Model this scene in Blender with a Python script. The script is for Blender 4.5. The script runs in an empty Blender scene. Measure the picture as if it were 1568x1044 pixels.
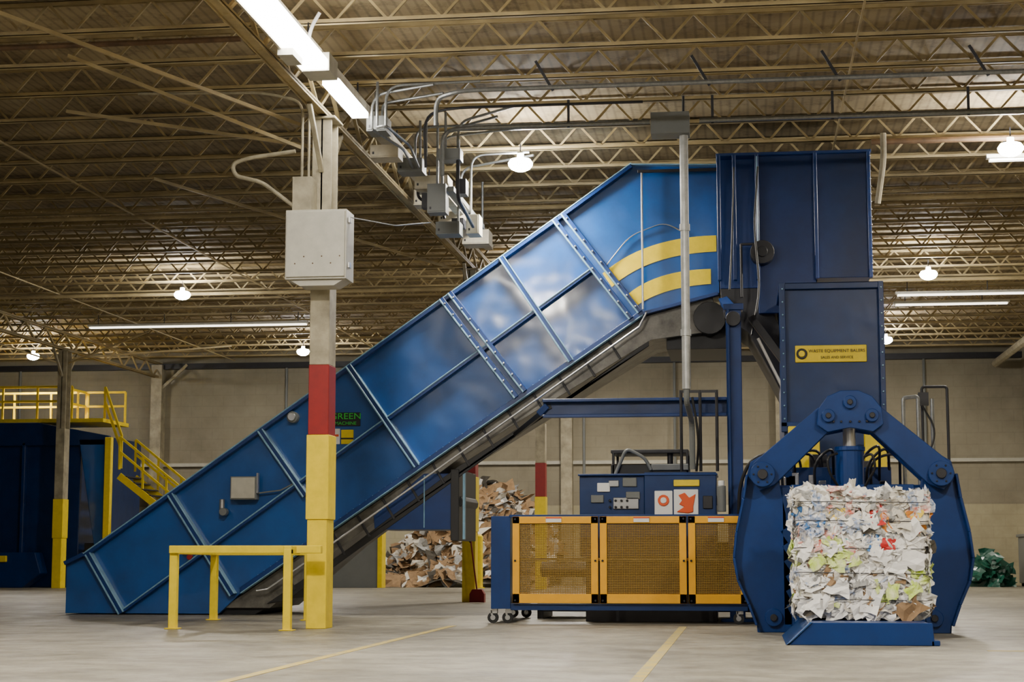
import bpy, random
from math import *
from mathutils import Vector, Matrix, noise as mn
random.seed(7)
C=bpy.context.collection
# ---------------------------------------------------------------- materials
def mat(name,col,rough=.5,metal=0,coat=0,var=0,scale=3,bump=0,bscale=40,col2=None,emit=None,es=0,spec=None,alpha=None):
    m=bpy.data.materials.new(name);m.use_nodes=True;nt=m.node_tree;b=nt.nodes['Principled BSDF']
    c4=(*col,1)
    b.inputs['Base Color'].default_value=c4;b.inputs['Roughness'].default_value=rough;b.inputs['Metallic'].default_value=metal
    b.inputs['Coat Weight'].default_value=coat;b.inputs['Coat Roughness'].default_value=.13
    if spec is not None:b.inputs['Specular IOR Level'].default_value=spec
    tc=nt.nodes.new('ShaderNodeTexCoord')
    if var or col2:
        n=nt.nodes.new('ShaderNodeTexNoise');n.inputs['Scale'].default_value=scale;n.inputs['Detail'].default_value=8;n.inputs['Roughness'].default_value=.65
        nt.links.new(tc.outputs['Object'],n.inputs['Vector'])
        r=nt.nodes.new('ShaderNodeValToRGB');r.color_ramp.elements[0].position=.35;r.color_ramp.elements[1].position=.65
        k=1-var
        r.color_ramp.elements[0].color=(*col2,1) if col2 else (col[0]*k,col[1]*k,col[2]*k,1)
        r.color_ramp.elements[1].color=c4
        nt.links.new(n.outputs['Fac'],r.inputs[0]);nt.links.new(r.outputs[0],b.inputs['Base Color'])
    if bump:
        n2=nt.nodes.new('ShaderNodeTexNoise');n2.inputs['Scale'].default_value=bscale;n2.inputs['Detail'].default_value=2
        nt.links.new(tc.outputs['Object'],n2.inputs['Vector'])
        bp=nt.nodes.new('ShaderNodeBump');bp.inputs['Strength'].default_value=bump;bp.inputs['Distance'].default_value=.06
        nt.links.new(n2.outputs['Fac'],bp.inputs['Height']);nt.links.new(bp.outputs[0],b.inputs['Normal']);nt.links.new(bp.outputs[0],b.inputs['Coat Normal'])
    if emit:
        b.inputs['Emission Color'].default_value=(*emit,1);b.inputs['Emission Strength'].default_value=es
    return m
BLUE=mat('blue_paint',(.001,.085,.34),.34,coat=1.0,var=.4,scale=.9,bump=.7,bscale=.8,spec=.5)
BLUE2=mat('dark_blue_paint',(.001,.026,.125),.38,var=.3,scale=2,bump=.2,bscale=2)
BLUE3=mat('mid_blue_paint',(.001,.032,.165),.36,var=.25,scale=2)
RIB=mat('worn_light_blue_rib',(.22,.42,.58),.35,var=.3,scale=8)
YEL=mat('safety_yellow',(.86,.64,.0),.5,var=.14,scale=6)
YELO=mat('guard_yellow_orange',(.88,.42,.0),.5,var=.1,scale=4)
MESHM=mat('perforated_mesh_gold',(.26,.15,.015),.6)
RED=mat('safety_red',(.27,.006,.005),.5,var=.2,scale=6)
CREAM=mat('old_cream_paint',(.42,.37,.25),.55,var=.45,scale=3)
GREYB=mat('grey_enclosure',(.16,.17,.165),.45,var=.1)
LGREY=mat('light_grey_enclosure',(.50,.48,.40),.45,var=.15,scale=5)
GALV=mat('galvanised_conduit',(.28,.29,.29),.35,metal=.5,var=.3,scale=20)
POLE=mat('galvanised_pole',(.50,.51,.49),.35,metal=.3,var=.3,scale=8)
STEEL=mat('bright_steel',(.6,.6,.6),.3,metal=.9)
BLACK=mat('black_rubber',(.006,.006,.007),.5)
DARK=mat('dark_steel',(.02,.02,.025),.5,var=.3,scale=5)
UNDER=mat('dusty_steel_underside',(.20,.19,.165),.4,metal=.3,var=.6,scale=3)
WHITE=mat('white_label',(.8,.8,.78),.5)
GREEN=mat('green_label',(.03,.55,.05),.5)
ORANGE=mat('orange_label',(.75,.09,.01),.5)
JOIST=mat('beige_joist_paint',(.50,.39,.19),.6,var=.45,scale=1.0)
TRAY=mat('tray_cream',(.62,.56,.42),.5,var=.3,scale=4)
RUST=mat('rusty_pipe',(.16,.09,.04),.7,var=.5,scale=6)
LAMP=mat('lamp_lens',(1,1,1),.5,emit=(1,.98,.95),es=300)
TUBE=mat('fluorescent_tube',(1,1,1),.5,emit=(1,.93,.78),es=4)
TUBE2=mat('fluorescent_wrap_lens',(1,1,1),.5,emit=(1,.96,.88),es=34)
GLINE=mat('floor_line_yellow',(.50,.37,.05),.6,col2=(.32,.27,.15),scale=5)
TARP=mat('green_bag',(.008,.07,.045),.3)
# ---------------------------------------------------------------- builder
class B:
    def __init__(s):s.v=[];s.f=[];s.m=[];s.mats=[]
    def mi(s,m):
        if m not in s.mats:s.mats.append(m)
        return s.mats.index(m)
    def add(s,vs,fs,m):
        o=len(s.v);s.v+=[tuple(x) for x in vs];i=s.mi(m)
        for f in fs:s.f.append([o+a for a in f]);s.m.append(i)
    def box(s,x0,x1,y0,y1,z0,z1,m):
        s.add([(x0,y0,z0),(x1,y0,z0),(x1,y1,z0),(x0,y1,z0),(x0,y0,z1),(x1,y0,z1),(x1,y1,z1),(x0,y1,z1)],
              [(0,3,2,1),(4,5,6,7),(0,1,5,4),(1,2,6,5),(2,3,7,6),(3,0,4,7)],m)
    def prism(s,pts,y0,y1,m):
        a=sum(pts[i][0]*pts[(i+1)%len(pts)][1]-pts[(i+1)%len(pts)][0]*pts[i][1] for i in range(len(pts)))
        if a<0:pts=pts[::-1]
        n=len(pts)
        s.add([(x,y0,z) for x,z in pts]+[(x,y1,z) for x,z in pts],
              [list(range(n)),list(range(2*n-1,n-1,-1))]+[(i,i+n,(i+1)%n+n,(i+1)%n) for i in range(n)],m)
    def beam(s,p,q,w,t,m,up=(0,1,0)):
        p=Vector(p);q=Vector(q);d=(q-p).normalized();u=Vector(up)
        n=d.cross(u)
        if n.length<1e-4:n=d.cross(Vector((1,0,0)))
        n.normalize();u=n.cross(d).normalized()
        vs=[]
        for e in (p,q):
            for a,b in ((-1,-1),(1,-1),(1,1),(-1,1)):vs.append(e+n*a*w/2+u*b*t/2)
        s.add(vs,[(0,1,2,3),(7,6,5,4),(0,4,5,1),(1,5,6,2),(2,6,7,3),(3,7,4,0)],m)
    def cyl(s,p,q,r,m,n=10,r2=None):
        p=Vector(p);q=Vector(q);d=(q-p).normalized();r2=r if r2 is None else r2
        a=d.orthogonal().normalized();b=d.cross(a)
        vs=[p+(a*cos(2*pi*i/n)+b*sin(2*pi*i/n))*r for i in range(n)]+[q+(a*cos(2*pi*i/n)+b*sin(2*pi*i/n))*r2 for i in range(n)]
        s.add(vs,[list(range(n))[::-1],list(range(n,2*n))]+[(i,(i+1)%n,(i+1)%n+n,i+n) for i in range(n)],m)
    def tube(s,pts,r,m,n=8,rad=.0):
        P=[Vector(p) for p in pts]
        if rad>0:
            R=[P[0]]
            for i in range(1,len(P)-1):
                a=(P[i-1]-P[i]);b=(P[i+1]-P[i]);k=min(rad,a.length*.49,b.length*.49)
                A=P[i]+a.normalized()*k;Bb=P[i]+b.normalized()*k
                for t in [0,.2,.4,.6,.8,1]:R.append(A*(1-t)**2+P[i]*2*t*(1-t)+Bb*t*t)
            R.append(P[-1]);P=R
        for i in range(len(P)-1):
            if (P[i+1]-P[i]).length>1e-5:
                e=(P[i+1]-P[i]).normalized()*r*.3
                s.cyl(P[i]-e*(i>0),P[i+1]+e*(i<len(P)-2),r,m,n)
    def build(s,name,parent=None,bevel=0,smooth=False):
        me=bpy.data.meshes.new(name);me.from_pydata(s.v,[],s.f)
        for m in s.mats:me.materials.append(m)
        me.polygons.foreach_set('material_index',s.m)
        me.update();o=bpy.data.objects.new(name,me);C.objects.link(o)
        if parent:o.parent=parent
        if bevel:
            md=o.modifiers.new('b','BEVEL');md.width=bevel;md.segments=1;md.limit_method='ANGLE'
        if smooth:me.polygons.foreach_set('use_smooth',[True]*len(me.polygons))
        return o
def text(body,size,x,y,z,m,parent,name,sx=1):
    t=bpy.data.curves.new(name,'FONT');t.body=body;t.size=size;t.extrude=.002;t.materials.append(m);t.align_x='CENTER';t.align_y='CENTER'
    o=bpy.data.objects.new(name,t);C.objects.link(o);o.location=(x,y,z);o.rotation_euler=(pi/2,0,0);o.scale=(sx,1,1);o.parent=parent
    return o
# ---------------------------------------------------------------- room shell
def wallmat(name,up,low,zsplit):
    m=bpy.data.materials.new(name);m.use_nodes=True;nt=m.node_tree;b=nt.nodes['Principled BSDF'];b.inputs['Roughness'].default_value=.8
    tc=nt.nodes.new('ShaderNodeTexCoord');sp=nt.nodes.new('ShaderNodeSeparateXYZ');nt.links.new(tc.outputs['Object'],sp.inputs[0])
    g=nt.nodes.new('ShaderNodeMath');g.operation='GREATER_THAN';g.inputs[1].default_value=zsplit;nt.links.new(sp.outputs[2],g.inputs[0])
    mx=nt.nodes.new('ShaderNodeMixRGB');mx.inputs[1].default_value=(*low,1);mx.inputs[2].default_value=(*up,1);nt.links.new(g.outputs[0],mx.inputs[0])
    n=nt.nodes.new('ShaderNodeTexNoise');n.inputs['Scale'].default_value=.35;n.inputs['Detail'].default_value=9;n.inputs['Roughness'].default_value=.7;nt.links.new(tc.outputs['Object'],n.inputs['Vector'])
    r=nt.nodes.new('ShaderNodeValToRGB');r.color_ramp.elements[0].position=.3;r.color_ramp.elements[0].color=(.6,.58,.55,1);r.color_ramp.elements[1].position=.7
    nt.links.new(n.outputs[0],r.inputs[0])
    m2=nt.nodes.new('ShaderNodeMixRGB');m2.blend_type='MULTIPLY';m2.inputs[0].default_value=1;nt.links.new(mx.outputs[0],m2.inputs[1]);nt.links.new(r.outputs[0],m2.inputs[2])
    cb=nt.nodes.new('ShaderNodeCombineXYZ');nt.links.new(sp.outputs[0],cb.inputs[0]);nt.links.new(sp.outputs[2],cb.inputs[1])
    br=nt.nodes.new('ShaderNodeTexBrick');br.inputs['Scale'].default_value=1;br.inputs['Brick Width'].default_value=.8;br.inputs['Row Height'].default_value=.4;br.inputs['Mortar Size'].default_value=.02
    br.inputs['Color1'].default_value=(1,1,1,1);br.inputs['Color2'].default_value=(.96,.96,.96,1);br.inputs['Mortar'].default_value=(.86,.86,.86,1);nt.links.new(cb.outputs[0],br.inputs['Vector'])
    m3=nt.nodes.new('ShaderNodeMixRGB');m3.blend_type='MULTIPLY';m3.inputs[0].default_value=.6;nt.links.new(m2.outputs[0],m3.inputs[1]);nt.links.new(br.outputs[0],m3.inputs[2])
    nt.links.new(m3.outputs[0],b.inputs['Base Color']);return m
WALL=wallmat('painted_block_wall',(.34,.305,.22),(.52,.47,.31),2.75)
XL,XR,YF,YB,ZD=-42,9.5,-6,62.2,8.5
b=B();b.box(XL,XR,YB,YB+.3,0,ZD,WALL);b.build('wall_back')
b=B();b.box(XR,XR+.3,YF,YB+.3,0,ZD,WALL);b.build('wall_right')
b=B();b.box(XL-.3,XL,YF,YB+.3,0,ZD,WALL);b.build('wall_left')
# floor
m=bpy.data.materials.new('concrete_floor');m.use_nodes=True;nt=m.node_tree;bs=nt.nodes['Principled BSDF']
tc=nt.nodes.new('ShaderNodeTexCoord')
def noise(sc,det=8,ro=.6):
    n=nt.nodes.new('ShaderNodeTexNoise');n.inputs['Scale'].default_value=sc;n.inputs['Detail'].default_value=det;n.inputs['Roughness'].default_value=ro;nt.links.new(tc.outputs['Object'],n.inputs['Vector']);return n
def ramp(src,p0,c0,p1,c1):
    r=nt.nodes.new('ShaderNodeValToRGB');r.color_ramp.elements[0].position=p0;r.color_ramp.elements[1].position=p1
    r.color_ramp.elements[0].color=(*c0,1);r.color_ramp.elements[1].color=(*c1,1);nt.links.new(src,r.inputs[0]);return r
r1=ramp(noise(.3).outputs[0],.32,(.17,.155,.12),.68,(.34,.315,.25))
r2=ramp(noise(1.6,10,.85).outputs[0],.40,(.55,.53,.50),.56,(1,1,1))
mx=nt.nodes.new('ShaderNodeMixRGB');mx.blend_type='MULTIPLY';mx.inputs[0].default_value=1;nt.links.new(r1.outputs[0],mx.inputs[1]);nt.links.new(r2.outputs[0],mx.inputs[2])
nt.links.new(mx.outputs[0],bs.inputs['Base Color'])
r3=ramp(noise(1.5).outputs[0],.3,(.36,)*3,.7,(.6,)*3);nt.links.new(r3.outputs[0],bs.inputs['Roughness'])
b=B();b.box(XL-.3,XR+.3,YF,YB+.3,-.2,0,m);b.build('floor')
b=B()
for x in (-4.3,-.92):b.box(x-.055,x+.055,9,26.0,0.0,.004,GLINE)
b.box(2.6,7,20.0,20.1,0,.004,GLINE)
b.build('floor_line_markings')
# ceiling deck
m=bpy.data.materials.new('roof_deck');m.use_nodes=True;nt=m.node_tree;bs=nt.nodes['Principled BSDF'];bs.inputs['Roughness'].default_value=.8
tc=nt.nodes.new('ShaderNodeTexCoord')
r1=ramp(noise(.45).outputs[0],.32,(.17,.12,.055),.68,(.44,.35,.20))
r2=ramp(noise(2.2,9,.8).outputs[0],.30,(.35,.3,.25),.5,(1,1,1))
mx=nt.nodes.new('ShaderNodeMixRGB');mx.blend_type='MULTIPLY';mx.inputs[0].default_value=1;nt.links.new(r1.outputs[0],mx.inputs[1]);nt.links.new(r2.outputs[0],mx.inputs[2])
w=nt.nodes.new('ShaderNodeTexWave');w.bands_direction='X';w.inputs['Scale'].default_value=2.1;nt.links.new(tc.outputs['Object'],w.inputs['Vector'])
r4=ramp(w.outputs['Fac'],.0,(.72,)*3,.35,(1,1,1))
m2=nt.nodes.new('ShaderNodeMixRGB');m2.blend_type='MULTIPLY';m2.inputs[0].default_value=1;nt.links.new(mx.outputs[0],m2.inputs[1]);nt.links.new(r4.outputs[0],m2.inputs[2])
nt.links.new(m2.outputs[0],bs.inputs['Base Color'])
b=B();b.box(XL-.3,XR+.3,YF,YB+.3,ZD,ZD+.2,m);b.build('ceiling')
b=B()
zb,zt=8.0,8.46
def chord(z,y):
    b.box(XL,XR,y-.045,y-.035,z,z+.06,JOIST);b.box(XL,XR,y+.035,y+.045,z,z+.06,JOIST);b.box(XL,XR,y-.045,y+.045,z+(.0 if z<8.2 else .05),z+(.01 if z<8.2 else .06),JOIST)
chord(zb,0);chord(zt-.06,0)
x=XL;pw=.36;k=0
while x<XR-pw:
    z0,z1=(zb+.03,zt-.03) if k%2==0 else (zt-.03,zb+.03)
    b.beam((x,0,z0),(x+pw,0,z1),.034,.034,JOIST);x+=pw;k+=1
j=b.build('ceiling_joists');j.location=(0,9.9,0)
md=j.modifiers.new('rows','ARRAY');md.use_relative_offset=False;md.use_constant_offset=True;md.constant_offset_displace=(0,1.53,0);md.count=34
b=B()
for x in (-30,-18.2,-12.4,1.6):
    b.beam((x,9,7.98),(x,61.5,7.98),.028,.028,JOIST)
b.build('joist_bridging')
def girder(x,name):
    b=B();zb,zt=7.42,8.0
    for z in (zb,zt-.08):
        b.box(x-.08,x-.065,9,YB,z,z+.08,JOIST);b.box(x+.065,x+.08,9,YB,z,z+.08,JOIST);b.box(x-.08,x+.08,9,YB,z+.03,z+.045,JOIST)
    y=9;k=0
    while y<YB-.7:
        z0,z1=(zb+.04,zt-.04) if k%2==0 else (zt-.04,zb+.04)
        b.beam((x,y,z0),(x,y+.77,z1),.05,.05,JOIST,up=(1,0,0));y+=.77;k+=1
    return b.build(name)
girder(-6.05,'roof_girder');girder(-21.2,'roof_girder')
def column(x,y,red=True,name='painted_column',w=.29,d=.42):
    b=B();x0,x1,y0,y1=x-w/2,x+w/2,y-d/2,y+d/2
    def hsec(z0,z1,m,g=0):
        b.box(x0-g,x1+g,y0-g,y1+g,z0,z1,m)
    hsec(0,1.54,YEL);hsec(1.54,2.75,YEL,.02)
    if red:
        hsec(2.75,3.76,RED,.005)
    hsec(3.76 if red else 2.75,4.95,CREAM)
    b.box(x0,x1,y0,y0+.03,4.95,7.42,CREAM);b.box(x0,x1,y1-.03,y1,4.95,7.42,CREAM);b.box(x-.02,x+.02,y0,y1,4.95,7.42,CREAM)
    b.box(x0-.06,x1+.06,y0-.06,y1+.06,7.38,7.42,CREAM)
    for s in (-1,1):
        b.beam((x,y+s*.2,6.6),(x,y+s*1.0,7.42),.07,.07,CREAM,up=(1,0,0))
    return b.build(name,bevel=.008)
column(-6.06,24.92);column(-6.06,38.9);column(-6.06,52.7);column(-21.2,53,False)
b=B()
for x in (-36,-28.6,-21.2,-13.7,-6.2,1.3):
    b.box(x-.2,x+.2,61.75,62.2,0,7.9,CREAM)
    b.beam((x,61.9,6.9),(x+1.1,61.9,7.9),.1,.1,CREAM)
b.build('wall_pilasters')
b=B();b.box(XL,XR,62.05,62.2,4.2,4.32,LGREY);b.build('trim_1')
b=B();b.box(XL,XR,61.9,62.2,7.75,7.95,DARK);b.build('trim_2')
b=B()
for x in (-26.5,-16.4,-5.6,-2.4,3.0,6.2):
    b.cyl((x,62.0,.0),(x,62.0,7.95),.05,GREYB)
b.tube([(8.6,12,7.55),(8.6,61.9,7.55)],.13,CREAM)
b.build('wall_conduits')
# ---------------------------------------------------------------- ceiling pipework
b=B()
b.tube([(9.4,24.2,7.6),(-3.95,24.2,7.6),(-4.35,24.6,7.6),(-4.35,24.6,7.2)],.035,GALV,rad=.3)
b.tube([(9.4,26.4,7.6),(-.6,26.4,7.6)],.04,GALV)
b.tube([(-1.35,26.4,7.6),(-4.2,26.4,7.6),(-4.6,26.6,7.6),(-4.6,26.6,6.9)],.035,GALV,rad=.3)
b.tube([(-1.4,25.4,7.66),(-4.3,25.4,7.66),(-4.75,25.8,7.66),(-4.75,26.0,6.9)],.022,DARK,rad=.3)
for x in (-2.6,-.4,1.4,3.4,5.4):
    b.beam((x,24.2,7.55),(x-.25,24.2,7.99),.04,.02,DARK);b.beam((x,26.4,7.55),(x,26.4,7.99),.04,.02,DARK)
b.build('ceiling_conduit_pipes')
b=B()
b.tube([(9.4,29.6,7.93),(2.2,29.6,7.93)],.05,RUST)
b.tube([(2.35,29.0,7.93),(2.35,29.0,7.5),(2.25,29.2,6.8)],.05,CREAM,rad=.2)
b.tube([(XL+.1,22.3,7.9),(-6.6,22.3,7.9)],.04,RUST);b.tube([(XL+.1,34.3,7.9),(9.3,34.3,7.9)],.045,JOIST);b.tube([(XL+.1,44.5,7.85),(9.3,44.5,7.85)],.05,JOIST)
b.build('sprinkler_pipes')
b=B()
for (p,q) in [((-9.8,20,7.97),(-6.4,25,7.35)),((-10.5,26,7.97),(-6.4,26.2,7.3)),((-9.3,23,7.97),(-6.4,24.9,7.0)),((-10.8,31,7.97),(-6.3,38,7.3)),((-24,48,7.97),(-21.3,52.8,7.0)),((-18.4,52.8,7.97),(-21.0,52.8,7.0)),((-17,57,7.97),(-21,53.2,7.2)),((-3.2,38.9,7.97),(-5.9,38.9,7)),((-9,52.7,7.97),(-6.2,52.7,7)),((-3,52.7,7.97),(-5.9,52.7,7))]:
    b.beam(p,q,.05,.05,JOIST)
b.build('column_knee_braces')
# cable tray / fluorescent run
b=B()
X=-5.60
b.box(X-.09,X+.09,12,37,7.60,7.74,TRAY);b.box(X-.11,X+.11,22.9,37,7.585,7.60,TRAY)
for y in range(13,37,3):b.cyl((X,y,7.7),(X,y,7.99),.012,DARK)
b.box(X-.17,X+.17,12,22.4,7.47,7.60,TUBE2);b.box(X-.20,X-.17,12,22.4,7.44,7.66,TRAY)
b.box(X-.19,X+.19,22.4,22.9,7.45,7.70,LGREY);b.box(X-.22,X-.02,21.3,21.8,7.36,7.45,LGREY)
b.box(X-.12,X+.12,23.3,25.2,7.5,7.58,TUBE2)
b.cyl((X-.25,21,7.7),(X-.25,21,7.99),.02,CREAM);b.tube([(X+.1,21.6,7.6),(X+.14,21.6,7.8),(X+.25,21.6,7.99)],.025,WHITE,rad=.2)
b.build('overhead_light_track')
b=B()
for (x0,x1,y0,y1,z0,z1,m_) in [(-5.55,-5.25,25.4,25.8,7.35,7.58,GREYB),(-5.75,-5.3,26.6,27.0,7.22,7.42,TRAY),(-5.45,-5.05,27.3,27.7,7.14,7.36,GREYB),(-5.3,-4.75,28.0,28.5,7.0,7.22,TRAY),
    (-4.98,-4.68,27.4,27.7,6.48,6.95,GREYB),(-5.35,-5.05,29.6,30.1,7.15,7.45,GREYB),(-5.3,-4.8,30.3,31.0,6.88,7.15,TRAY),(-5.15,-4.65,32,32.5,6.78,7.05,TRAY),(-5.05,-4.65,28.6,29,6.35,6.56,GREYB),(-4.6,-4.38,29.0,29.4,6.42,6.75,LGREY),
    (-4.7,-4.35,26.8,27.1,7.2,7.38,GREYB),(-5.85,-5.5,30.8,31.2,7.3,7.58,TRAY),(-5.2,-4.98,28.1,28.3,6.7,6.95,DARK),(-4.62,-4.45,28.0,28.3,6.9,7.15,DARK),(-4.9,-4.7,29.3,29.6,6.6,6.75,DARK)]:
    b.box(x0,x1,y0,y1,z0,z1,m_)
    b.box(x0+.02,x1-.02,y0-.015,y0,z0+.02,z1-.02,m_);b.box(x0+.04,x0+.07,y0-.02,y0-.01,z0+.05,z0+.09,DARK)
for i,(x,y,zl) in enumerate([(-5.45,25.6,7.58),(-5.35,25.6,7.58),(-5.1,27.4,7.3),(-5.2,27.5,7.3),(-5.0,27.4,7.4),(-4.75,27.5,6.95),(-4.85,27.6,6.95),(-4.9,28.2,7.2),(-5.2,29.8,7.4),(-4.55,29.2,6.75),(-4.7,28.8,6.55),(-4.95,30.6,7.1),(-4.8,32.2,7.0),(-5.4,25.1,7.3),(-5.3,25.0,7.3),(-5.15,24.9,7.3),(-4.6,26.9,7.3),(-4.4,26.9,7.3)]):
    b.tube([(x,y,zl),(x,y,7.78+.04*(i%4)),(x+.8+.2*(i%4),y-.4*(i%3),7.8+.04*(i%4))] if i%2 else [(x,y,zl),(x,y,7.99)],.022,GALV,rad=.25)
b.tube([(-5.4,25.1,7.3),(-5.1,26,7.2),(-5.2,27.3,7.2)],.022,GALV,rad=.2);b.tube([(-5.3,25.0,7.3),(-5.15,24.9,7.3),(-5.0,26,7.25),(-5.1,27.3,7.2)],.022,GALV,rad=.2)
b.tube([(-5.3,28.3,7.1),(-5.3,28.3,6.9),(-4.9,28.3,6.75),(-4.85,28.3,6.55)],.025,DARK,rad=.15)
b.tube([(-4.4,26.9,7.3),(-4.4,26.9,6.6),(-4.45,28.8,6.5)],.03,DARK,rad=.2)
b.box(-5.0,-4.85,27.9,34,7.0,7.1,TRAY);b.box(-4.72,-4.58,27.6,31,6.86,6.94,GREYB)
b.build('electrical_junction_boxes')
# ---------------------------------------------------------------- enclosure on the column
b=B()
b.box(-6.45,-5.56,24.2,24.68,4.93,5.93,LGREY);b.box(-6.43,-5.58,24.17,24.2,4.96,5.90,LGREY)
b.prism([(-6.4,4.93),(-5.6,4.93),(-5.75,4.84),(-6.25,4.84)],24.25,24.66,LGREY)
b.box(-6.4,-6.12,24.35,24.68,5.93,6.45,CREAM)
b.tube([(-6.3,24.5,6.45),(-6.3,24.5,7.6),(-6.9,24.5,7.75),(-8.8,24.5,7.8)],.022,CREAM,rad=.2)
b.tube([(-6.2,24.5,6.45),(-6.2,24.5,7.5),(-6.5,24.6,7.9)],.02,CREAM,rad=.15)
b.tube([(-6.35,24.5,6.0),(-6.9,24.5,6.42),(-7.3,24.5,6.52),(-7.35,24.5,6.70),(-7.1,24.5,6.78),(-6.4,24.5,6.86)],.032,CREAM,rad=.12)
b.tube([(-5.58,24.4,5.85),(-5.1,25.4,5.9),(-4.9,27.3,6.3)],.011,GALV,rad=.1)
for z in (5.1,5.75):b.box(-5.56,-5.53,24.3,24.4,z,z+.08,STEEL)
for i in range(6):b.cyl((-6.3+i*.13,24.16,5.15+.1*(i%2)),(-6.3+i*.13,24.17,5.15+.1*(i%2)),.012,RUST,6)
b.build('column_electrical_enclosure',bevel=.015)
# ---------------------------------------------------------------- infeed conveyor
b=B()
Y0,Y1=30.0,32.3
body=[(-11.88,0.02),(-11.88,.89),(-11.53,1.05),(-3.14,6.85),(-1.86,7.75),(-.38,7.70),(-.38,5.48),(-.56,5.46),(-1.68,5.14),(-8.68,.41),(-9.1,.02)]
b.prism(body,Y0+.06,Y1,BLUE)
def ln(a,b_,t):return (a[0]+(b_[0]-a[0])*t,a[1]+(b_[1]-a[1])*t)
def bar(p,q,w,t,m_,y=Y0):b.beam((p[0],y,p[1]),(q[0],y,q[1]),w,t,m_)
for p,q in [((-11.88,.89),(-11.53,1.05)),((-11.53,1.02),(-3.14,6.82)),((-3.14,6.82),(-1.86,7.72))]:bar(p,q,.07,.16,BLUE3)
for p,q in [((-11.53,1.06),(-3.14,6.86)),((-3.14,6.86),(-1.86,7.76)),((-1.86,7.74),(-.38,7.69))]:bar(p,q,.022,.18,RIB)
bar((-8.68,.43),(-1.68,5.16),.09,.16,BLUE3);bar((-8.68,.38),(-1.68,5.11),.018,.18,RIB)
bar((-1.68,5.14),(-.4,5.46),.06,.14,BLUE3)
bar((-10.81,.05),(-6.09,3.39),.05,.14,BLUE3);bar((-6.09,3.39),(-2.54,5.92),.06,.14,BLUE3)
bar((-10.81,.08),(-2.54,5.95),.022,.16,RIB)
ribs=[((-11.45,1.06),(-10.81,.03),1),((-9.98,2.09),(-8.82,.35),1),((-8.38,3.20),(-7.55,2.05),1),((-6.82,4.31),(-5.59,2.55),1),((-5.18,5.46),(-3.86,3.72),2),((-4.13,6.16),(-2.92,4.33),1),((-3.2,6.80),(-1.88,5.05),2)]
for p,q,k in ribs:
    if k==1:
        bar(p,q,.09,.18,BLUE3,Y0-.01);bar((p[0]-.035,p[1]-.02),(q[0]-.035,q[1]-.02),.03,.2,RIB,Y0-.01)
        bar((p[0]+.04,p[1]+.02),(q[0]+.04,q[1]+.02),.02,.2,RIB,Y0-.01)
    else:
        for o in (0,.15):
            bar((p[0]+o,p[1]+o*.7),(q[0]+o,q[1]+o*.7),.08,.2,BLUE3,Y0-.02);bar((p[0]+o-.03,p[1]+o*.7-.02),(q[0]+o-.03,q[1]+o*.7-.02),.03,.22,RIB,Y0-.02)
            for i in range(9):
                t=(i+.5)/9;c=ln(p,q,t);b.cyl((c[0]+o,Y0-.15,c[1]+o*.7),(c[0]+o,Y0-.1,c[1]+o*.7),.018,STEEL,6)
for i in range(60):
    t=i/59;c=ln((-8.4,.64),(-1.8,5.10),t);b.cyl((c[0],Y0+.03,c[1]+.05),(c[0],Y0+.065,c[1]+.05),.012,RIB,6)
und=[(-9.05,.12),(-8.68,.36),(-1.68,5.1),(-.5,5.42),(-.35,4.85),(-1.55,4.70),(-4.90,2.68),(-6.95,1.18),(-8.2,.12)]
b.prism(und,Y0+.12,Y1-.15,UNDER)
for i in range(14):
    t=(i+.3)/14;c=ln((-8.0,.5),(-1.9,4.75),t);b.beam((c[0]-.1,Y0+.1,c[1]+.2),(c[0]+.12,Y0+.1,c[1]-.16),.04,.05,DARK)
b.tube([(-8.4,Y0-.08,.42),(-8.2,Y0-.08,.45),(-1.75,Y0-.08,4.9),(-1.62,Y0-.08,5.15)],.02,STEEL,6)
b.prism([(-8.25,.2),(-7.9,.25),(-1.6,4.67),(-1.6,4.6),(-4.9,2.55),(-6.95,1.05)],Y0+.09,Y0+.14,BLACK)
b.prism([(-9.1,.0),(-8.8,.38),(-8.0,.75),(-7.7,.45),(-8.5,.0)],Y0+.2,Y1-.2,BLACK)
b.cyl((-.55,Y0-.0,5.05),(-.55,Y0+.3,5.05),.28,BLACK,20);b.box(-1.3,-.1,Y0+.3,Y1-.1,4.55,5.3,BLACK)
def swoosh(up,lo):
    N=14
    def q(p,t):
        return (p[0][0]*(1-t)**2+p[1][0]*2*t*(1-t)+p[2][0]*t*t,p[0][1]*(1-t)**2+p[1][1]*2*t*(1-t)+p[2][1]*t*t)
    vs=[];fs=[]
    for i in range(N+1):
        a=q(up,i/N);c=q(lo,i/N);vs+=[(a[0],Y0+.052,a[1]),(c[0],Y0+.052,c[1])]
    for i in range(N):fs.append((2*i,2*i+1,2*i+3,2*i+2))
    b.add(vs,fs,YEL)
swoosh([(-2.38,5.86),(-1.65,6.48),(-.42,6.48)],[(-2.22,5.62),(-1.6,6.18),(-.42,6.20)])
swoosh([(-2.0,5.44),(-1.5,5.90),(-.52,5.90)],[(-1.86,5.24),(-1.4,5.60),(-.52,5.64)])
b.box(-8.87,-8.41,Y0-.16,Y0+.06,1.99,2.39,GREYB);b.box(-8.85,-8.43,Y0-.18,Y0-.16,2.01,2.37,LGREY);b.tube([(-8.41,Y0-.05,2.1),(-8.0,Y0-.05,2.15),(-7.7,Y0-.03,2.3)],.015,GREYB)
b.box(-8.41,-8.38,Y0-.15,Y0-.05,2.1,2.45,STEEL)
b.cyl((-9.05,Y0-.03,1.75),(-9.05,Y0-.03,2.0),.05,STEEL);b.cyl((-9.0,Y0-.15,1.78),(-9.0,Y0,1.78),.07,GREYB)
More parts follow.
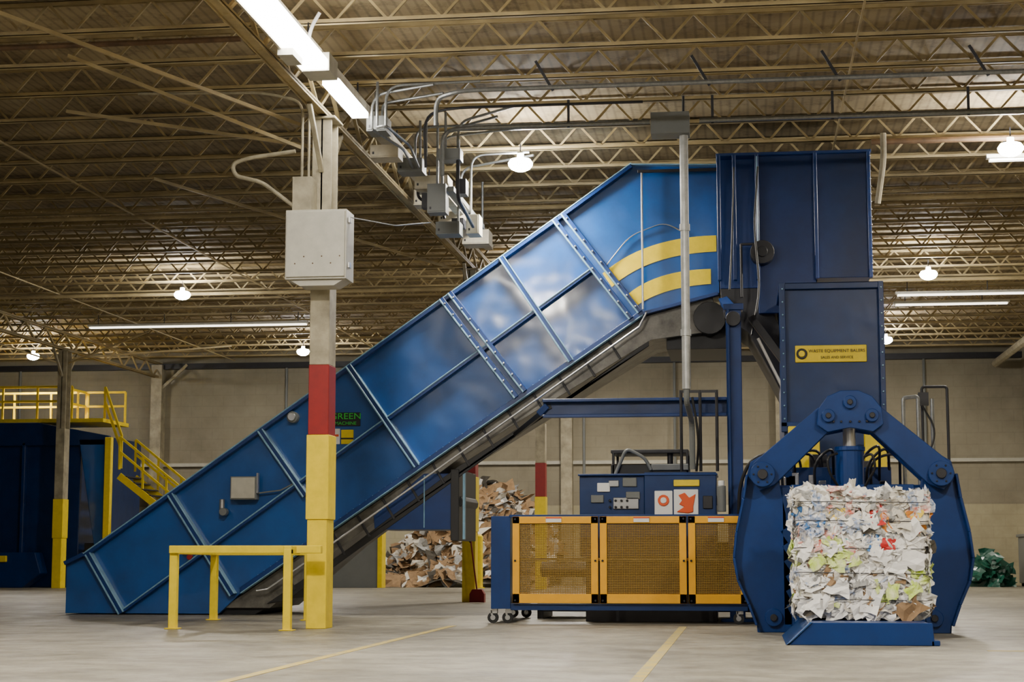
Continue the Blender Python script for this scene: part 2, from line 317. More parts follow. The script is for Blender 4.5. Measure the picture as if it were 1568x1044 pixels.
b.cyl((-9.65,Y0-.1,1.12),(-9.65,Y0,1.12),.07,GREYB);b.cyl((-9.6,Y0-.1,1.0),(-9.6,Y0,1.0),.05,RED)
b.cyl((-7.8,Y0-.1,3.42),(-7.8,Y0+.05,3.42),.1,GREYB,16);b.cyl((-7.8,Y0-.16,3.42),(-7.8,Y0-.1,3.42),.07,STEEL,12)
b.box(-7.16,-6.62,Y0+.045,Y0+.062,3.26,3.50,BLACK)
b.box(-7.16,-6.98,Y0+.045,Y0+.062,2.95,3.22,WHITE);b.box(-6.96,-6.74,Y0+.045,Y0+.062,2.95,3.2,YEL);b.box(-6.96,-6.74,Y0+.04,Y0+.06,3.03,3.06,BLACK);b.box(-7.14,-7.0,Y0+.04,Y0+.06,3.08,3.12,ORANGE)
b.tube([(-1.68,Y0-.1,5.2),(-1.68,Y0-.1,7.62)],.022,STEEL,6);b.beam((-1.75,Y0-.1,7.6),(-.3,Y0-.1,7.6),.05,.05,DARK)
b.tube([(-2.3,Y0,6.0),(-1.9,Y0,6.5),(-1.3,Y0,6.72),(-1.0,Y0,6.55)],.012,STEEL,6,rad=.2)
b.prism([(-6.36,1.47),(-6.38,1.7),(-5.5,2.43),(-5.02,2.43),(-5.02,1.47)],Y0+.1,Y1-.3,BLUE3)
b.box(-5.5,-5.48,Y0+.08,Y0+.1,1.5,2.4,RIB)
b.cyl((-4.95,Y0+.2,1.95),(-4.95,Y1-.3,1.95),.12,BLACK);b.box(-5.02,-4.88,Y0+.05,Y1-.3,1.28,2.5,BLACK);b.box(-4.82,-4.78,Y0+.1,Y0+.2,1.3,2.6,RIB)
conv=b.build('inclined_conveyor',bevel=.006)
text('GREEN',.15,-6.88,Y0+.035,3.43,GREEN,conv,'label_text',1.2);text('MACHINE',.08,-6.88,Y0+.035,3.31,GREEN,conv,'label_text_small',1.1)
# ---------------------------------------------------------------- baler
b=B()
b.box(-.36,.28,29.7,32.4,5.5,7.72,BLUE3);b.box(.28,1.24,29.55,32.4,5.05,7.74,BLUE3);b.box(1.26,2.13,29.5,32.4,5.62,7.76,BLUE2)
b.box(-.40,2.18,29.42,32.5,7.72,7.77,BLUE3)
for x in (-.36,-.1,.28,1.25,2.13):b.box(x-.03,x+.03,29.4,29.55,5.6,7.74,BLUE3)
b.box(.27,.29,29.39,29.41,5.3,7.7,RIB)
for i in range(16):b.cyl((2.16,29.38,5.7+i*.13),(2.16,29.42,5.7+i*.13),.015,STEEL,6)
b.prism([(-.36,5.5),(.28,5.5),(.7,4.7),(.7,3.6),(.45,4.1),(.1,4.75),(-.3,5.0)],29.7,31.8,DARK)
b.cyl((.35,29.3,6.05),(.35,29.6,6.05),.2,DARK,20);b.cyl((.35,29.25,6.05),(.35,29.3,6.05),.09,BLACK,16)
b.tube([(.0,29.4,5.3),(0,29.4,6.2),(.3,29.4,6.2)],.025,DARK);b.tube([(.3,29.3,7.5),(.22,29.3,6.5),(.3,29.2,5.4),(.15,28.9,4.6)],.02,BLACK,rad=.3)
b.tube([(-.1,29.3,7.5),(-.15,29.3,6.2),(-.2,29.2,5.4)],.018,BLACK,rad=.3)
b.beam((.15,28.6,4.85),(.66,28.4,4.1),.12,.2,DARK);b.beam((.25,28.5,4.5),(.66,28.3,3.6),.05,.05,STEEL)
b.box(.61,2.11,27.3,30.6,2.2,5.18,BLUE2)
b.box(.57,2.15,27.22,27.3,5.1,5.2,BLUE2);b.box(.57,.66,27.2,27.3,2.9,5.2,BLUE2);b.box(2.07,2.15,27.2,27.3,2.9,5.2,BLUE2)
b.box(.57,2.15,27.22,30.6,5.18,5.2,BLUE3);b.box(.57,2.2,27.2,27.3,2.98,3.05,BLUE3)
for x in (.62,2.11):
    for i in range(11):b.cyl((x,27.17,3.1+i*.2),(x,27.2,3.1+i*.2),.015,RIB,6)
b.box(.80,1.88,27.27,27.3,3.97,4.23,YEL);b.cyl((.9,27.25,4.1),(.9,27.27,4.1),.085,BLACK,16);b.cyl((.9,27.24,4.1),(.9,27.26,4.1),.05,YEL,16)
b.box(.30,2.62,24.95,30.4,.12,1.95,BLUE3);b.box(.25,2.68,24.9,25.1,1.85,2.0,BLUE3);b.box(-.1,.3,28.4,30.2,.3,1.6,BLUE2)
b.box(.6,2.1,26.0,30.3,1.95,2.3,BLUE2)
for x in (.4,.9,1.4,1.9,2.4):b.box(x-.04,x+.04,24.86,24.95,.1,1.9,BLUE3)
b.box(.2,2.7,24.9,30.5,0,.14,DARK)
b.box(.66,1.12,26.7,26.9,1.95,2.95,YEL);b.box(1.78,2.1,26.7,26.9,1.95,2.88,YEL);b.box(.66,2.1,26.75,26.9,1.95,2.15,YEL)
b.box(.95,1.2,26.2,26.6,1.95,2.5,DARK);b.box(1.65,1.85,26.2,26.6,1.95,2.4,DARK)
for i,(xa,xb) in enumerate([(.5,.8),(.55,1.0),(.6,1.1),(1.75,2.05),(1.8,2.2),(.45,.7),(1.0,1.25),(1.65,1.9)]):
    b.tube([(xa,26.2-.1*i,1.9),(xa-.02,26.1-.1*i,2.35+.05*(i%3)),(xb,26.1-.1*i,2.5+.04*(i%4)),(xb+.04,26.2,1.95)],.022,BLACK,rad=.2)
for i in range(14):
    x=.5+random.random()*1.7;b.box(x,x+.1,25.6,25.7,2.0,2.06+random.random()*.2,random.choice([STEEL,DARK,BLUE3,BLACK]))
b.tube([(-.1,27.3,1.6),(-.08,27.2,2.1),(.1,27.1,2.5),(.5,27,2.6),(.6,27,2.4)],.03,BLACK,rad=.25)
b.tube([(-.05,27.3,1.5),(0,27.2,2.0),(.2,27.1,2.3),(.5,27,2.35)],.025,BLACK,rad=.25)
b.box(-2.0,.1,29.2,30.2,.35,1.25,BLUE2);b.box(-3.4,.2,29.0,30.4,.12,.32,DARK);b.box(-2.2,-2.05,28.8,30,0,1.1,DARK);b.box(-3.4,-3.3,29,30.4,0,.2,DARK)
b.cyl((-3.4,29.6,.8),(-2,29.6,.8),.13,DARK,16);b.box(-1.2,-.5,28.8,29.1,.4,.9,DARK)
b.box(-.26,-.02,28.0,28.25,0,4.95,BLUE3);b.box(-.3,.02,27.97,28.28,4.9,5.0,BLUE3);b.box(-.4,.12,27.95,28.3,0,.05,BLUE3)
b.box(-.24,-.2,27.93,28.0,1.6,4.9,BLUE3);b.cyl((-.14,27.9,4.75),(-.14,28.0,4.75),.12,DARK,16)
b.box(-3.2,-.26,28.05,28.2,3.22,3.27,BLUE3);b.box(-3.2,-.26,28.17,28.2,3.25,3.5,BLUE2);b.box(-3.2,-.26,28.03,28.2,3.47,3.52,BLUE3)
b.beam((-3.2,28.1,3.35),(-3.35,30.1,3.5),.2,.1,BLUE3);b.beam((-.14,28.2,4.9),(-.3,29.8,5.3),.15,.15,BLUE3)
b.beam((-3.1,28.15,3.4),(-3.9,30.1,3.1),.08,.08,DARK)
bal=b.build('baler',bevel=.008)
text('WASTE EQUIPMENT BALERS',.068,1.43,27.262,4.14,DARK,bal,'sign_text');text('SALES AND SERVICE',.055,1.43,27.262,4.04,DARK,bal,'sign_text_small')
# ---------------------------------------------------------------- control console
b=B()
b.box(-2.58,-1.56,27.75,28.6,1.0,2.27,BLUE2);b.box(-1.56,-.44,27.7,28.7,1.0,2.32,BLUE2)
b.box(-2.6,-.42,27.68,28.7,2.27,2.30,BLUE3)
for (x,z,w,h_,m_) in [(-2.3,2.02,.2,.14,WHITE),(-1.85,1.9,.22,.12,GREYB),(-2.12,2.1,.16,.1,STEEL),(-2.4,1.85,.2,.12,GREYB),(-2.05,1.75,.4,.18,STEEL),(-1.9,2.1,.22,.14,GREYB)]:
    b.box(x,x+w,27.72,27.75,z,z+h_,m_)
for i in range(4):
    for k in range(2):b.cyl((-2.1+i*.09,27.69,1.78+k*.1),(-2.1+i*.09,27.72,1.78+k*.1),.022,BLACK,8)
b.box(-1.4,-1.12,27.67,27.7,1.65,2.03,WHITE);b.box(-1.1,-.72,27.67,27.7,1.65,2.05,WHITE)
b.prism([(-1.06,1.70),(-.88,1.68),(-.80,1.70),(-.80,1.78),(-.76,1.98),(-.86,1.92),(-.93,2.0),(-1.03,1.96),(-.97,1.88),(-1.02,1.82),(-.94,1.78)],27.65,27.67,ORANGE)
b.cyl((-1.26,27.65,1.88),(-1.26,27.67,1.88),.09,ORANGE,12);b.cyl((-1.26,27.64,1.88),(-1.26,27.66,1.88),.05,WHITE,12)
b.box(-1.1,-.7,27.67,27.7,2.1,2.2,YEL);b.box(-.65,-.5,27.67,27.7,1.75,1.95,DARK)
b.box(-2.5,-.45,27.85,28.65,0,1.0,DARK)
b.cyl((-.36,27.6,1.7),(-.36,27.6,2.1),.07,GREYB,12);b.cyl((-.36,27.6,2.1),(-.36,27.6,2.18),.05,WHITE,12);b.box(-.44,-.38,27.6,27.8,1.8,1.95,DARK)
b.box(-2.16,-.9,28.75,29.8,1.3,2.5,BLACK);b.box(-2.16,-.9,28.75,29.8,2.68,2.74,DARK)
for x in (-2.14,-.94):b.box(x,x+.04,28.75,28.8,2.3,2.70,DARK);b.box(x,x+.04,29.75,29.8,2.3,2.70,DARK)
b.tube([(-2.1,28.7,2.3),(-1.9,28.7,2.76),(-1.6,28.7,2.6),(-1.5,28.7,2.4)],.03,GREYB,rad=.1);b.box(-1.5,-.9,28.7,29.3,2.4,2.5,GREYB);b.cyl((-1.2,28.9,2.5),(-1.2,28.9,2.72),.05,DARK)
b.build('control_console',bevel=.008)
b=B()
b.cyl((-.84,26.4,3.5),(-.84,26.4,7.37),.065,POLE,14);b.box(-1.33,-.75,26.2,26.6,7.37,7.7,GREYB);b.cyl((-.84,26.4,4.3),(-.84,26.4,4.4),.08,POLE,14);b.cyl((-.84,26.4,5.9),(-.84,26.4,6.0),.08,POLE,14)
b.tube([(-.84,26.4,3.5),(-.84,26.4,3.3),(-.8,27.5,3.1),(-.8,27.6,2.36)],.045,GREYB,rad=.2)
for x in (-.98,-.68,-.42):b.cyl((x,27.9,2.34),(x,27.9,3.62),.025,DARK,8)
b.beam((-1.0,27.9,3.6),(-.4,27.9,3.6),.04,.04,DARK)
b.cyl((-.84,26.4,7.7),(-.84,26.4,7.99),.02,DARK,8)
b.tube([(-.75,27.9,2.34),(-.7,27.8,2.8),(-.75,27.8,3.2),(-.8,27.8,3.5)],.02,BLACK,rad=.2)
b.build('conduit_drop_pole')
# ---------------------------------------------------------------- safety guard fence
b=B()
b.box(-3.88,-3.58,27.0,29.6,.22,1.63,BLUE3)
b.box(-3.58,.02,27.02,27.08,.20,.30,BLUE2);b.box(-3.6,.02,27.0,27.1,1.61,1.65,BLUE3)
for x0,x1 in [(-3.54,-2.23),(-2.20,-.89),(-.86,.02)]:
    w=.075;z0,z1=.31,1.62;y0,y1=26.95,27.0
    b.box(x0,x1,y0,y1,z0,z0+.14,YELO);b.box(x0,x1,y0,y1,z1-w-.03,z1,YELO)
    b.box(x0,x0+w+.03,y0,y1,z0,z1,YELO);b.box(x1-w-.03,x1,y0,y1,z0,z1,YELO)
    x=x0+w
    while x<x1-w:b.box(x,x+.013,26.985,26.99,z0+.1,z1-w,MESHM);x+=.026
    z=z0+.1
    while z<z1-w:b.box(x0+w,x1-w,26.98,26.985,z,z+.013,MESHM);z+=.026
    for (cx,cz) in [(x0+.04,z0+.04),(x1-.04,z0+.04),(x0+.04,z1-.04),(x1-.04,z1-.04),(x0+.04,.95),(x1-.04,.95)]:b.cyl((cx,26.93,cz),(cx,26.95,cz),.018,BLACK,6)
    b.box((x0+x1)/2-.14,(x0+x1)/2+.1,26.93,26.95,z1-.09,z1-.01,WHITE);b.box((x0+x1)/2-.14,(x0+x1)/2+.1,26.925,26.95,z1-.03,z1-.01,ORANGE)
b.beam((-3.5,27.05,.97),(0,27.05,.97),.04,.02,CREAM)
for (x,y) in [(-3.84,27.1),(-3.62,27.15),(-3.84,29.5),(-3.62,29.5),(-.1,27.1)]:
    b.box(x-.05,x+.05,y-.04,y+.04,.15,.23,STEEL);b.cyl((x-.02,y-.03,.085),(x-.02,y+.03,.085),.085,BLACK,16);b.cyl((x-.02,y-.035,.085),(x-.02,y+.035,.085),.04,STEEL,10)
    b.beam((x-.05,y,.2),(x-.02,y,.085),.03,.08,STEEL)
b.build('safety_guard_fence',bevel=.003)
# ---------------------------------------------------------------- bale clamp
b=B()
jaw=[(.03,2.12),(-.02,1.8),(-.12,1.35),(-.16,1.0),(-.11,.7),(.03,.38),(.13,.1),(.14,.0),(.58,.0),(.62,.2),(.54,.36),(.62,.4),(.54,.55),(.62,.6),(.54,.75),(.62,.8),(.52,.95),(.60,1.0),(.50,1.15),(.58,1.2),(.48,1.35),(.56,1.4),(.55,1.6),(.50,1.85),(.45,2.1),(.38,2.28),(.22,2.38),(.08,2.3)]
mir=lambda p:(2.84-p[0],p[1])
for P_ in (jaw,[mir(p) for p in jaw]):
    b.prism(P_,24.35,24.6,BLUE3)
edge=[(.03,2.12),(-.02,1.8),(-.12,1.35),(-.16,1.0),(-.11,.7),(.03,.38),(.13,.1)]
for E in (edge,[mir(p) for p in edge]):
    for i in range(len(E)-1):b.beam((E[i][0],24.45,E[i][1]),(E[i+1][0],24.45,E[i+1][1]),.035,.5,BLUE3)
for f in (lambda p:p,mir):
    arm=[f(p) for p in [(1.25,3.12),(1.30,2.74),(1.12,2.68),(.40,1.98),(.2,1.9),(.06,2.08),(.12,2.28),(1.0,3.02)]]
    b.prism(arm,24.18,24.3,BLUE3);b.prism(arm,24.62,24.7,BLUE3)
    c=f((.24,2.12))
    b.cyl((c[0],24.1,c[1]),(c[0],24.75,c[1]),.17,BLUE3,24);b.cyl((c[0],24.06,c[1]),(c[0],24.1,c[1]),.07,DARK,16)
    for i in range(6):
        a=i*pi/3;b.cyl((c[0]+.12*cos(a),24.08,c[1]+.12*sin(a)),(c[0]+.12*cos(a),24.1,c[1]+.12*sin(a)),.016,DARK,6)
    c=f((.36,.2));b.cyl((c[0],24.3,c[1]),(c[0],24.65,c[1]),.12,BLUE3,20);b.cyl((c[0],24.27,c[1]),(c[0],24.3,c[1]),.05,DARK,12)
    c=f((1.13,2.9));b.cyl((c[0],24.12,c[1]),(c[0],24.75,c[1]),.1,DARK,16)
hub=[(.98,2.78),(1.0,3.0),(1.12,3.16),(1.3,3.24),(1.54,3.24),(1.72,3.16),(1.84,3.0),(1.86,2.78),(1.72,2.68),(1.42,2.74),(1.12,2.68)]
b.prism(hub,24.08,24.16,BLUE3);b.prism(hub,24.7,24.78,BLUE3)
for (x,z) in [(1.42,3.08),(1.13,2.9),(1.71,2.9)]:b.cyl((x,24.03,z),(x,24.08,z),.09,BLUE3,18);b.cyl((x,24.0,z),(x,24.03,z),.04,DARK,10)
for x in (1.2,1.3,1.42,1.54,1.64):b.cyl((x,24.05,2.82),(x,24.08,2.82),.018,DARK,6)
b.cyl((1.42,24.42,2.3),(1.42,24.42,2.85),.085,STEEL,18);b.cyl((1.42,24.42,1.3),(1.42,24.42,2.46),.19,BLUE3,24);b.cyl((1.42,24.42,2.44),(1.42,24.42,2.5),.21,BLUE3,24)
b.box(.5,2.35,24.35,24.84,.1,1.95,BLUE2);b.box(.62,2.25,24.2,24.4,1.7,1.98,BLUE3)
b.box(.6,2.3,23.7,24.4,.0,.22,BLUE3)
b.tube([(1.6,24.2,1.95),(1.75,24.1,2.2),(1.7,24.1,2.4),(1.6,24.2,2.35)],.02,BLACK,rad=.15)
b.tube([(1.25,24.2,1.95),(1.12,24.1,2.15),(1.1,24.1,2.35),(1.25,24.2,2.4)],.02,BLACK,rad=.15)
b.build('bale_clamp',bevel=.01)
b=B()
b.prism([(.48,0),(2.14,0),(2.12,.26),(.75,.26)],21.0,21.06,BLUE3);b.prism([(.50,0),(2.12,0),(2.11,.25),(.74,.25)],21.05,23.6,BLUE3);b.box(2.1,2.2,21.0,21.4,0,.06,BLUE3)
b.prism([(.44,.0),(.5,.03),(.76,.265),(.72,.265)],20.98,23.4,BLUE)
b.build('bale_ramp',bevel=.008)
# ---------------------------------------------------------------- paper bale
PAP=[mat('paper_white',(.86,.85,.82),.6,var=.08,scale=20),mat('paper_offwhite',(.66,.62,.54),.7,var=.2,scale=20),mat('paper_grey',(.40,.40,.39),.7,var=.4,scale=30),
     mat('paper_print',(.82,.81,.80),.6,col2=(.12,.22,.45),scale=22),mat('paper_print_red',(.82,.78,.74),.6,col2=(.55,.10,.06),scale=20)]
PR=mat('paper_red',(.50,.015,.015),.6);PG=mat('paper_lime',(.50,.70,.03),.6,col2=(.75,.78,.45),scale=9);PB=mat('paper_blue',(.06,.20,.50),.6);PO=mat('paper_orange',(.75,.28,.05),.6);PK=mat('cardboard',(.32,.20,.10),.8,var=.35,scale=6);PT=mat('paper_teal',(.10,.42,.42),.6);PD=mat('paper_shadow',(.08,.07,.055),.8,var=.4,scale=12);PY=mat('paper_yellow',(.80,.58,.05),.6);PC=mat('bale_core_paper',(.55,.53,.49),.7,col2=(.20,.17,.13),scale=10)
def flap(b,c,n,sz,asp,m_,tilt,crump=.05,angs=.3):
    n=Vector(n).normalized();n=(n+Vector([random.gauss(0,tilt) for _ in range(3)])).normalized()
    a=n.orthogonal().normalized();ang=random.gauss(0,angs) if abs(n.z)<.7 else random.random()*6.28
    h=Vector((0,0,1)).cross(n)
    if h.length>.2:a=h.normalized()
    a=Matrix.Rotation(ang,3,n)@a;d=n.cross(a)
    c=Vector(c);vs=[]
    for i in range(4):
        for k in range(4):
            w=random.gauss(0,sz*crump)
            vs.append(c+a*(i-1.5)*sz*.34*(1+random.uniform(-.2,.2))+d*(k-1.5)*sz*asp*.34*(1+random.uniform(-.25,.25))+n*w)
    b.add(vs,[(i*4+k,i*4+k+1,i*4+k+5,i*4+k+4) for i in range(3) for k in range(3)],m_)
b=B()
bx0,bx1,by0,by1,bz0,bz1=.63,2.17,22.0,23.4,.30,1.80
b.box(bx0+.01,bx1-.01,by0+.01,by1-.01,bz0-.02,bz1-.03,PC)
def bulge(z):
    t=(z-bz0)/(bz1-bz0);s=abs(sin(t*pi*4.5+.3));return .06*s**.6-.02
def cn(x,z,k):return mn.noise(Vector((x*2.6,z*3.6,k*7.7)))
def pick(x,z,k=0):
    t=(z-bz0)/(bz1-bz0);u=(x-bx0)/(bx1-bx0);r=random.random();n1=cn(x,z,1+k);n2=cn(x,z,5+k)
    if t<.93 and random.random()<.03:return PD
    if t>.84:return random.choice([PAP[0],PAP[0],PAP[1],PAP[1],PAP[3],PAP[4],PAP[2]])
    if t>.60:
        if n1>.26:return PR if r<.2 else PAP[4] if r<.6 else PAP[0]
        if n1<-.22:return PB if r<.22 else PAP[3]
        if n2>.25:return PO if r<.25 else PY if r<.35 else PAP[1]
        return PAP[0] if r<.55 else random.choice([PAP[1],PAP[3],PAP[4],PAP[2]])
    if t>.12:
        if u<.58 and t>.36:
            if n2>-.02:return PG if r<.72 else PAP[0]
            return PAP[0] if r<.55 else random.choice([PAP[3],PAP[4],PAP[1],PAP[1],PT])
        if u>.58 and t>.40:return PAP[0] if r<.85 else PAP[1]
        if u>.55 and n1>-.05:return PG if r<.62 else PAP[0]
        if u<.25 and n1>.1:return PG if r<.6 else PAP[0]
        return PAP[0] if r<.55 else random.choice([PAP[1],PAP[1],PAP[2],PAP[3],PK])
    return PK if (r<.4 and u>.6) else PAP[0] if r<.5 else random.choice([PAP[1],PAP[2],PAP[1],PAP[0]])
for i in range(3300):
    z=random.uniform(bz0+.05,bz1);side=random.random();o=bulge(z)+random.gauss(0,.009)
    sz=random.choice([.07,.1,.14,.2,.26])*random.uniform(.75,1.2);asp=random.choice([.3,.5,.7,.9])
    if sz*asp>.17:asp=.17/sz
    if side<.48:
        x=random.uniform(bx0-.0,bx1+.0);ins=.07*max(0,1-min(x-bx0,bx1-x)/.12)**2+.05*max(0,(z-bz1+.12)/.12)**2
        oo=o+.03*mn.noise(Vector((x*3,z*3,2)));nx=(x-1.4)/.8
        flap(b,(x,by0-oo+ins,z),(.5*nx**5,-1,.1),sz,asp,pick(x,z),.12,.05,.7)
    elif side<.62:y=random.uniform(by0,by1);flap(b,(bx0-o-.02*mn.noise(Vector((y*3,z*3,9))),y,z),(-1,0,.1),sz,asp,pick(bx0+.2,z,3),.16)
    elif side<.76:y=random.uniform(by0,by1);flap(b,(bx1+o,y,z),(1,0,.1),sz,asp,pick(bx1-.2,z,3),.16)
    elif side<.82:flap(b,(random.uniform(bx0,bx1),by1+o,z),(0,1,.1),sz,asp,PAP[1],.2)
    else:
        x=random.uniform(bx0,bx1);y=random.uniform(by0,by1);flap(b,(x,y,bz1-.01+random.gauss(0,.02)+.04*mn.noise(Vector((x*3,y*2,0)))-.06*(abs(x-1.4)/.8)**3),(0,-.2,1),sz,asp,pick(x,bz1),.25)
for (x,z,s,m_) in [(1.72,1.18,.17,PR),(1.68,1.14,.12,PR),(2.0,.98,.30,PAP[0]),(1.8,.9,.26,PAP[0]),(2.0,1.35,.25,PAP[0]),(1.62,1.02,.22,PAP[0]),(.85,.95,.2,PG),(1.1,.92,.2,PG),(1.3,.97,.16,PG),(2.0,.62,.2,PG),(1.75,.6,.2,PG),(1.95,.38,.34,PK),(1.5,.5,.3,PAP[0]),(1.1,.65,.28,PAP[0]),(.9,.45,.26,PAP[0])]:
    flap(b,(x,by0-.075,z),(0,-1,.1),s,.7,m_,.06,.04,.5)
for z in (.5,.82,1.12,1.45,1.68):
    b.tube([(bx0-.05,by0-.02,z),(bx0+.02,by0-.065,z+.01),(bx1-.02,by0-.065,z-.01),(bx1+.05,by0,z)],.005,DARK,5)
b.build('paper_bale')
# paper heap
b=B()
def hh(x,y):
    d=((x+8.5)/2.3)**2+((y-60)/3.0)**2
    return max(0,3.4*exp(-d*1.1)+.3*mn.noise(Vector((x*.8,y*.8,0)))*1.5+(.9*exp(-((x+10.8)/1.6)**2-((y-58.5)/1.6)**2))-.2)
N=26;vs=[];fs=[]
for i in range(N+1):
    for k in range(N+1):
        x=-13+i*(6.6/N);y=55.5+k*(6.0/N);vs.append((x,y,hh(x,y)))
for i in range(N):
    for k in range(N):a=i*(N+1)+k;fs.append((a,a+N+1,a+N+2,a+1))
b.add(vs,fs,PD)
for i in range(2000):
    x=random.uniform(-12.8,-6.5);y=random.uniform(55.8,61.2);z=hh(x,y)
    if z<=.05 and random.random()<.85:continue
    r=random.random();m_=PK if r<.55 else PAP[1] if r<.75 else PAP[0] if r<.80 else PAP[2] if r<.93 else PD
    flap(b,(x,y,z+random.uniform(0.02,.14)),(random.gauss(0,.5),-.8,.9),random.uniform(.25,.9),random.uniform(.4,.9),m_,.35)
b.build('scrap_paper_heap')
b=B();b.box(-14.9,-11.45,55.0,55.4,0,2.9,GREYB);b.box(-11.5,-11.36,54.9,55.5,0,2.9,YEL);b.build('concrete_push_wall')
b=B();b.cyl((-8.2,54.6,0),(-8.2,54.6,1.6),.1,YEL,14);b.cyl((-8.2,54.6,1.6),(-8.2,54.6,1.66),.1,YEL,14,.04);b.cyl((-8.2,54.6,0),(-8.2,54.6,.03),.16,YEL,14);b.build('bollard')
# ---------------------------------------------------------------- yellow guard rail around column
b=B()
def post(p,z=1.12):b.box(p[0]-.055,p[0]+.055,p[1]-.055,p[1]+.055,0,z,YEL);b.box(p[0]-.1,p[0]+.1,p[1]-.1,p[1]+.1,0,.015,YEL)
post((-8.05,24.4));post((-8.5,27.8),1.1);post((-6.3,24.05))
b.box(-8.1,-5.9,24.3,24.42,1.06,1.17,YEL);b.box(-6.355,-6.245,24.0,24.5,1.05,1.16,YEL);b.beam((-8.05,24.4,1.10),(-8.5,27.8,1.08),.1,.1,YEL,up=(0,0,1));b.beam((-8.5,27.8,1.08),(-6.9,27.8,1.08),.1,.1,YEL,up=(0,0,1))
post((-6.95,27.8),1.1)
b.build('yellow_guard_rail',bevel=.008)
b=B()
b.tube([(2.40,27.2,1.96),(2.40,27.2,3.4),(2.62,27.2,3.42),(2.62,27.2,1.96)],.03,GALV,rad=.05)
b.tube([(2.72,27.6,0),(2.72,27.6,3.6),(3.1,27.6,3.6),(3.1,27.6,0)],.022,DARK,rad=.05)
b.tube([(2.85,27.4,0),(2.85,27.4,3.4)],.03,GALV);b.box(2.38,3.1,27.55,27.62,2.0,2.05,DARK)
b.box(2.65,2.8,27.4,27.5,3.3,3.5,DARK);b.tube([(2.7,27.4,3.3),(2.9,27.3,2.9),(2.75,27.3,2.5)],.015,BLACK,rad=.2)
b.build('sensor_stand')
# ---------------------------------------------------------------- left compactor with platform, railing, stairs
b=B()
b.box(-31,-21.1,54.3,60,0,4.95,BLUE2);b.prism([(-31,5.25),(-22.5,5.25),(-20.1,4.8),(-20.1,4.5),(-31,4.5)],54.1,54.3,BLUE2)
b.prism([(-21.1,4.7),(-20.25,4.7),(-20.05,1.5),(-20.5,1.3)],54.1,54.5,BLUE)
b.box(-20.2,-19.98,54.0,54.2,1.2,4.75,YEL);b.box(-20.9,-20.1,54.3,55.5,0,1.4,DARK)
for x in (-28,-26.4,-24.8,-23.0):b.box(x,x+.12,54.1,54.3,0,4.6,BLUE3)
b.prism([(-25,1.1),(-22.2,1.1),(-22.0,.45),(-22.6,.0),(-25,.0)],53.5,54.1,BLUE3);b.box(-24,-23.1,53.4,53.5,.8,1.0,YEL)
b.build('waste_compactor',bevel=.02)
b=B()
def rail(p,q,posts=4,h_=1.05):
    p=Vector(p);q=Vector(q);up=Vector((0,0,1))
    for k in (h_,h_*.55):b.beam(p+up*k,q+up*k,.07,.07,YEL,up=(0,0,1))
    for i in range(posts+1):
        c=p.lerp(q,i/posts);b.beam(c,c+up*h_,.06,.06,YEL)
b.box(-31,-20.5,54.6,57,5.28,5.4,YEL)
rail((-31,54.7,5.4),(-21.6,54.7,5.4),8);rail((-31,56.9,5.4),(-20.6,56.9,5.4),8);rail((-22.0,54.7,5.4),(-22.0,57,5.4),3)
rail((-20.6,55.0,5.4),(-20.0,55.0,3.8),1)
for y in (54.7,56.2):
    rail((-19.95,y,3.75),(-15.2,y,0.0),6);b.beam((-19.95,y,3.55),(-15.4,y,.12),.22,.05,YEL)
for i in range(17):
    t=i/17;x=-19.95+4.5*t;b.box(x,x+.28,54.7,56.2,3.5-3.4*t,3.54-3.4*t,DARK)
b.build('platform_stairs')
# ---------------------------------------------------------------- misc small objects
b=B()
px,py=-5.7,38.0
b.cyl((px-.05,py,.15),(px-.22,py+.1,1.35),.018,RED,8);b.prism([(px-.2,.02),(px+.12,.02),(px+.12,.2),(px+.06,.3),(px-.14,.3),(px-.2,.2)],py-.2,py+.02,RED);b.tube([(px-.22,py+.1,1.3),(px-.3,py+.1,1.4),(px-.2,py+.1,1.45)],.02,BLACK)
b.build('long_handled_dustpan')
b=B()
for i in range(140):
    x=random.gauss(7.85,.33);y=random.gauss(59.3,.25);z=max(.1,.95-abs(x-7.85)*.6)*random.random()
    flap(b,(min(x,8.45),y,z+.12),(0,-1,.6),random.uniform(.3,.5),.8,TARP,.4)
b.prism([(7.2,0),(8.5,0),(8.45,.75),(8.1,.98),(7.5,.95),(7.25,.5)],59.2,60.0,TARP)
b.build('green_tarp_heap')
b=B();b.box(8.95,9.4,57,60.5,0.1,1.6,GREYB);b.box(8.9,9.43,56.9,60.6,1.6,1.7,GREYB)
for y in (57.1,60.3):b.box(9.0,9.08,y,y+.1,0,.1,DARK);b.box(9.3,9.38,y,y+.1,0,.1,DARK)
b.build('grey_storage_bin',bevel=.02)
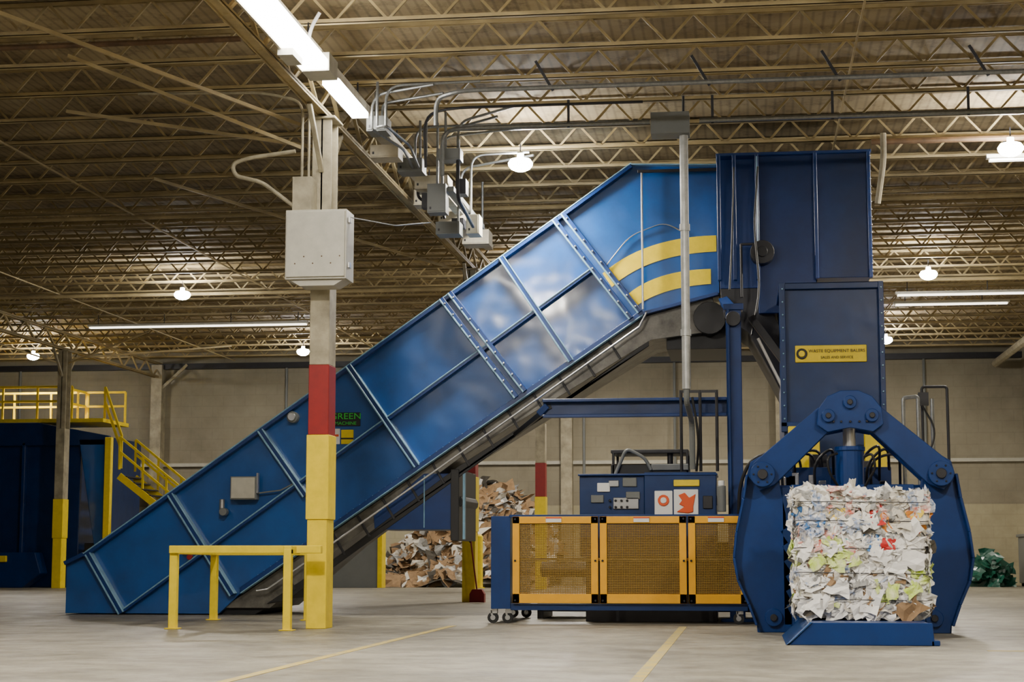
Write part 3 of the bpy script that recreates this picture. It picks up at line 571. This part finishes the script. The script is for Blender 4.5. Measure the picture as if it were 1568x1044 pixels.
# ---------------------------------------------------------------- lights
def highbay(x,y,power=650,z=7.6,size=.7):
    b=B();b.cyl((x,y,z+.13),(x,y,z+.22),.06,LGREY,12);b.cyl((x,y,z+.22),(x,y,7.99),.012,DARK,6)
    prof=[(.08,.13),(.17,.11),(.21,.05),(.20,.0),(.16,-.05),(.09,-.085),(.02,-.095)]
    for i in range(len(prof)-1):b.cyl((x,y,z+prof[i][1]),(x,y,z+prof[i+1][1]),prof[i][0],LAMP,20,prof[i+1][0])
    o=b.build('high_bay_light')
    l=bpy.data.lights.new('lamp','AREA');l.shape='DISK';l.size=size;l.energy=power;l.color=(1,.91,.76)
    lo=bpy.data.objects.new('lamp',l);C.objects.link(lo);lo.location=(x,y,z-.14);lo.parent=o
for x,y,p_ in [(-14.2,43.2,230),(-3.7,29.2,420),(4.4,29.1,480),(4.4,42.3,460),(-14.3,56.1,320),(-23.6,56.2,170),(4.4,55.3,480),(-4.9,55.5,460),(-4.9,16,950),(4.4,16,650),(-14.2,16,120),(-4.9,42.5,420),(-4.9,3,180),(4.4,3,320)]:
    highbay(x,y,p_)
def strip(x0,x1,y,z=7.6,n=1):
    b=B();b.box(x0,x1,y-.08,y+.08,z+.05,z+.11,LGREY)
    b.cyl((x0+.05,y-.05,z+.02),(x1-.05,y-.05,z+.02),.02,TUBE,8);b.cyl((x0+.05,y+.05,z+.02),(x1-.05,y+.05,z+.02),.02,TUBE,8)
    x=x0+.3
    while x<x1:b.cyl((x,y,z+.1),(x,y,7.99),.012,DARK,6);x+=2.0
    b.build('fluorescent_strip_light')
strip(-19,-12.4,49.2);strip(4.0,7.0,47.4);strip(3.9,7.6,45.6);strip(4.1,6.6,29.8,7.58)
w=bpy.data.worlds.new('w');bpy.context.scene.world=w;w.use_nodes=True
w.node_tree.nodes['Background'].inputs[0].default_value=(1,.95,.85,1);w.node_tree.nodes['Background'].inputs[1].default_value=.06
cam=bpy.data.cameras.new('camera');cam.lens=62;cam.sensor_width=36;cam.clip_end=300
co=bpy.data.objects.new('camera',cam);C.objects.link(co);co.location=(0,0,1.05);co.rotation_euler=(pi/2+atan(326/2700),0,radians(7.5))
bpy.context.scene.camera=co
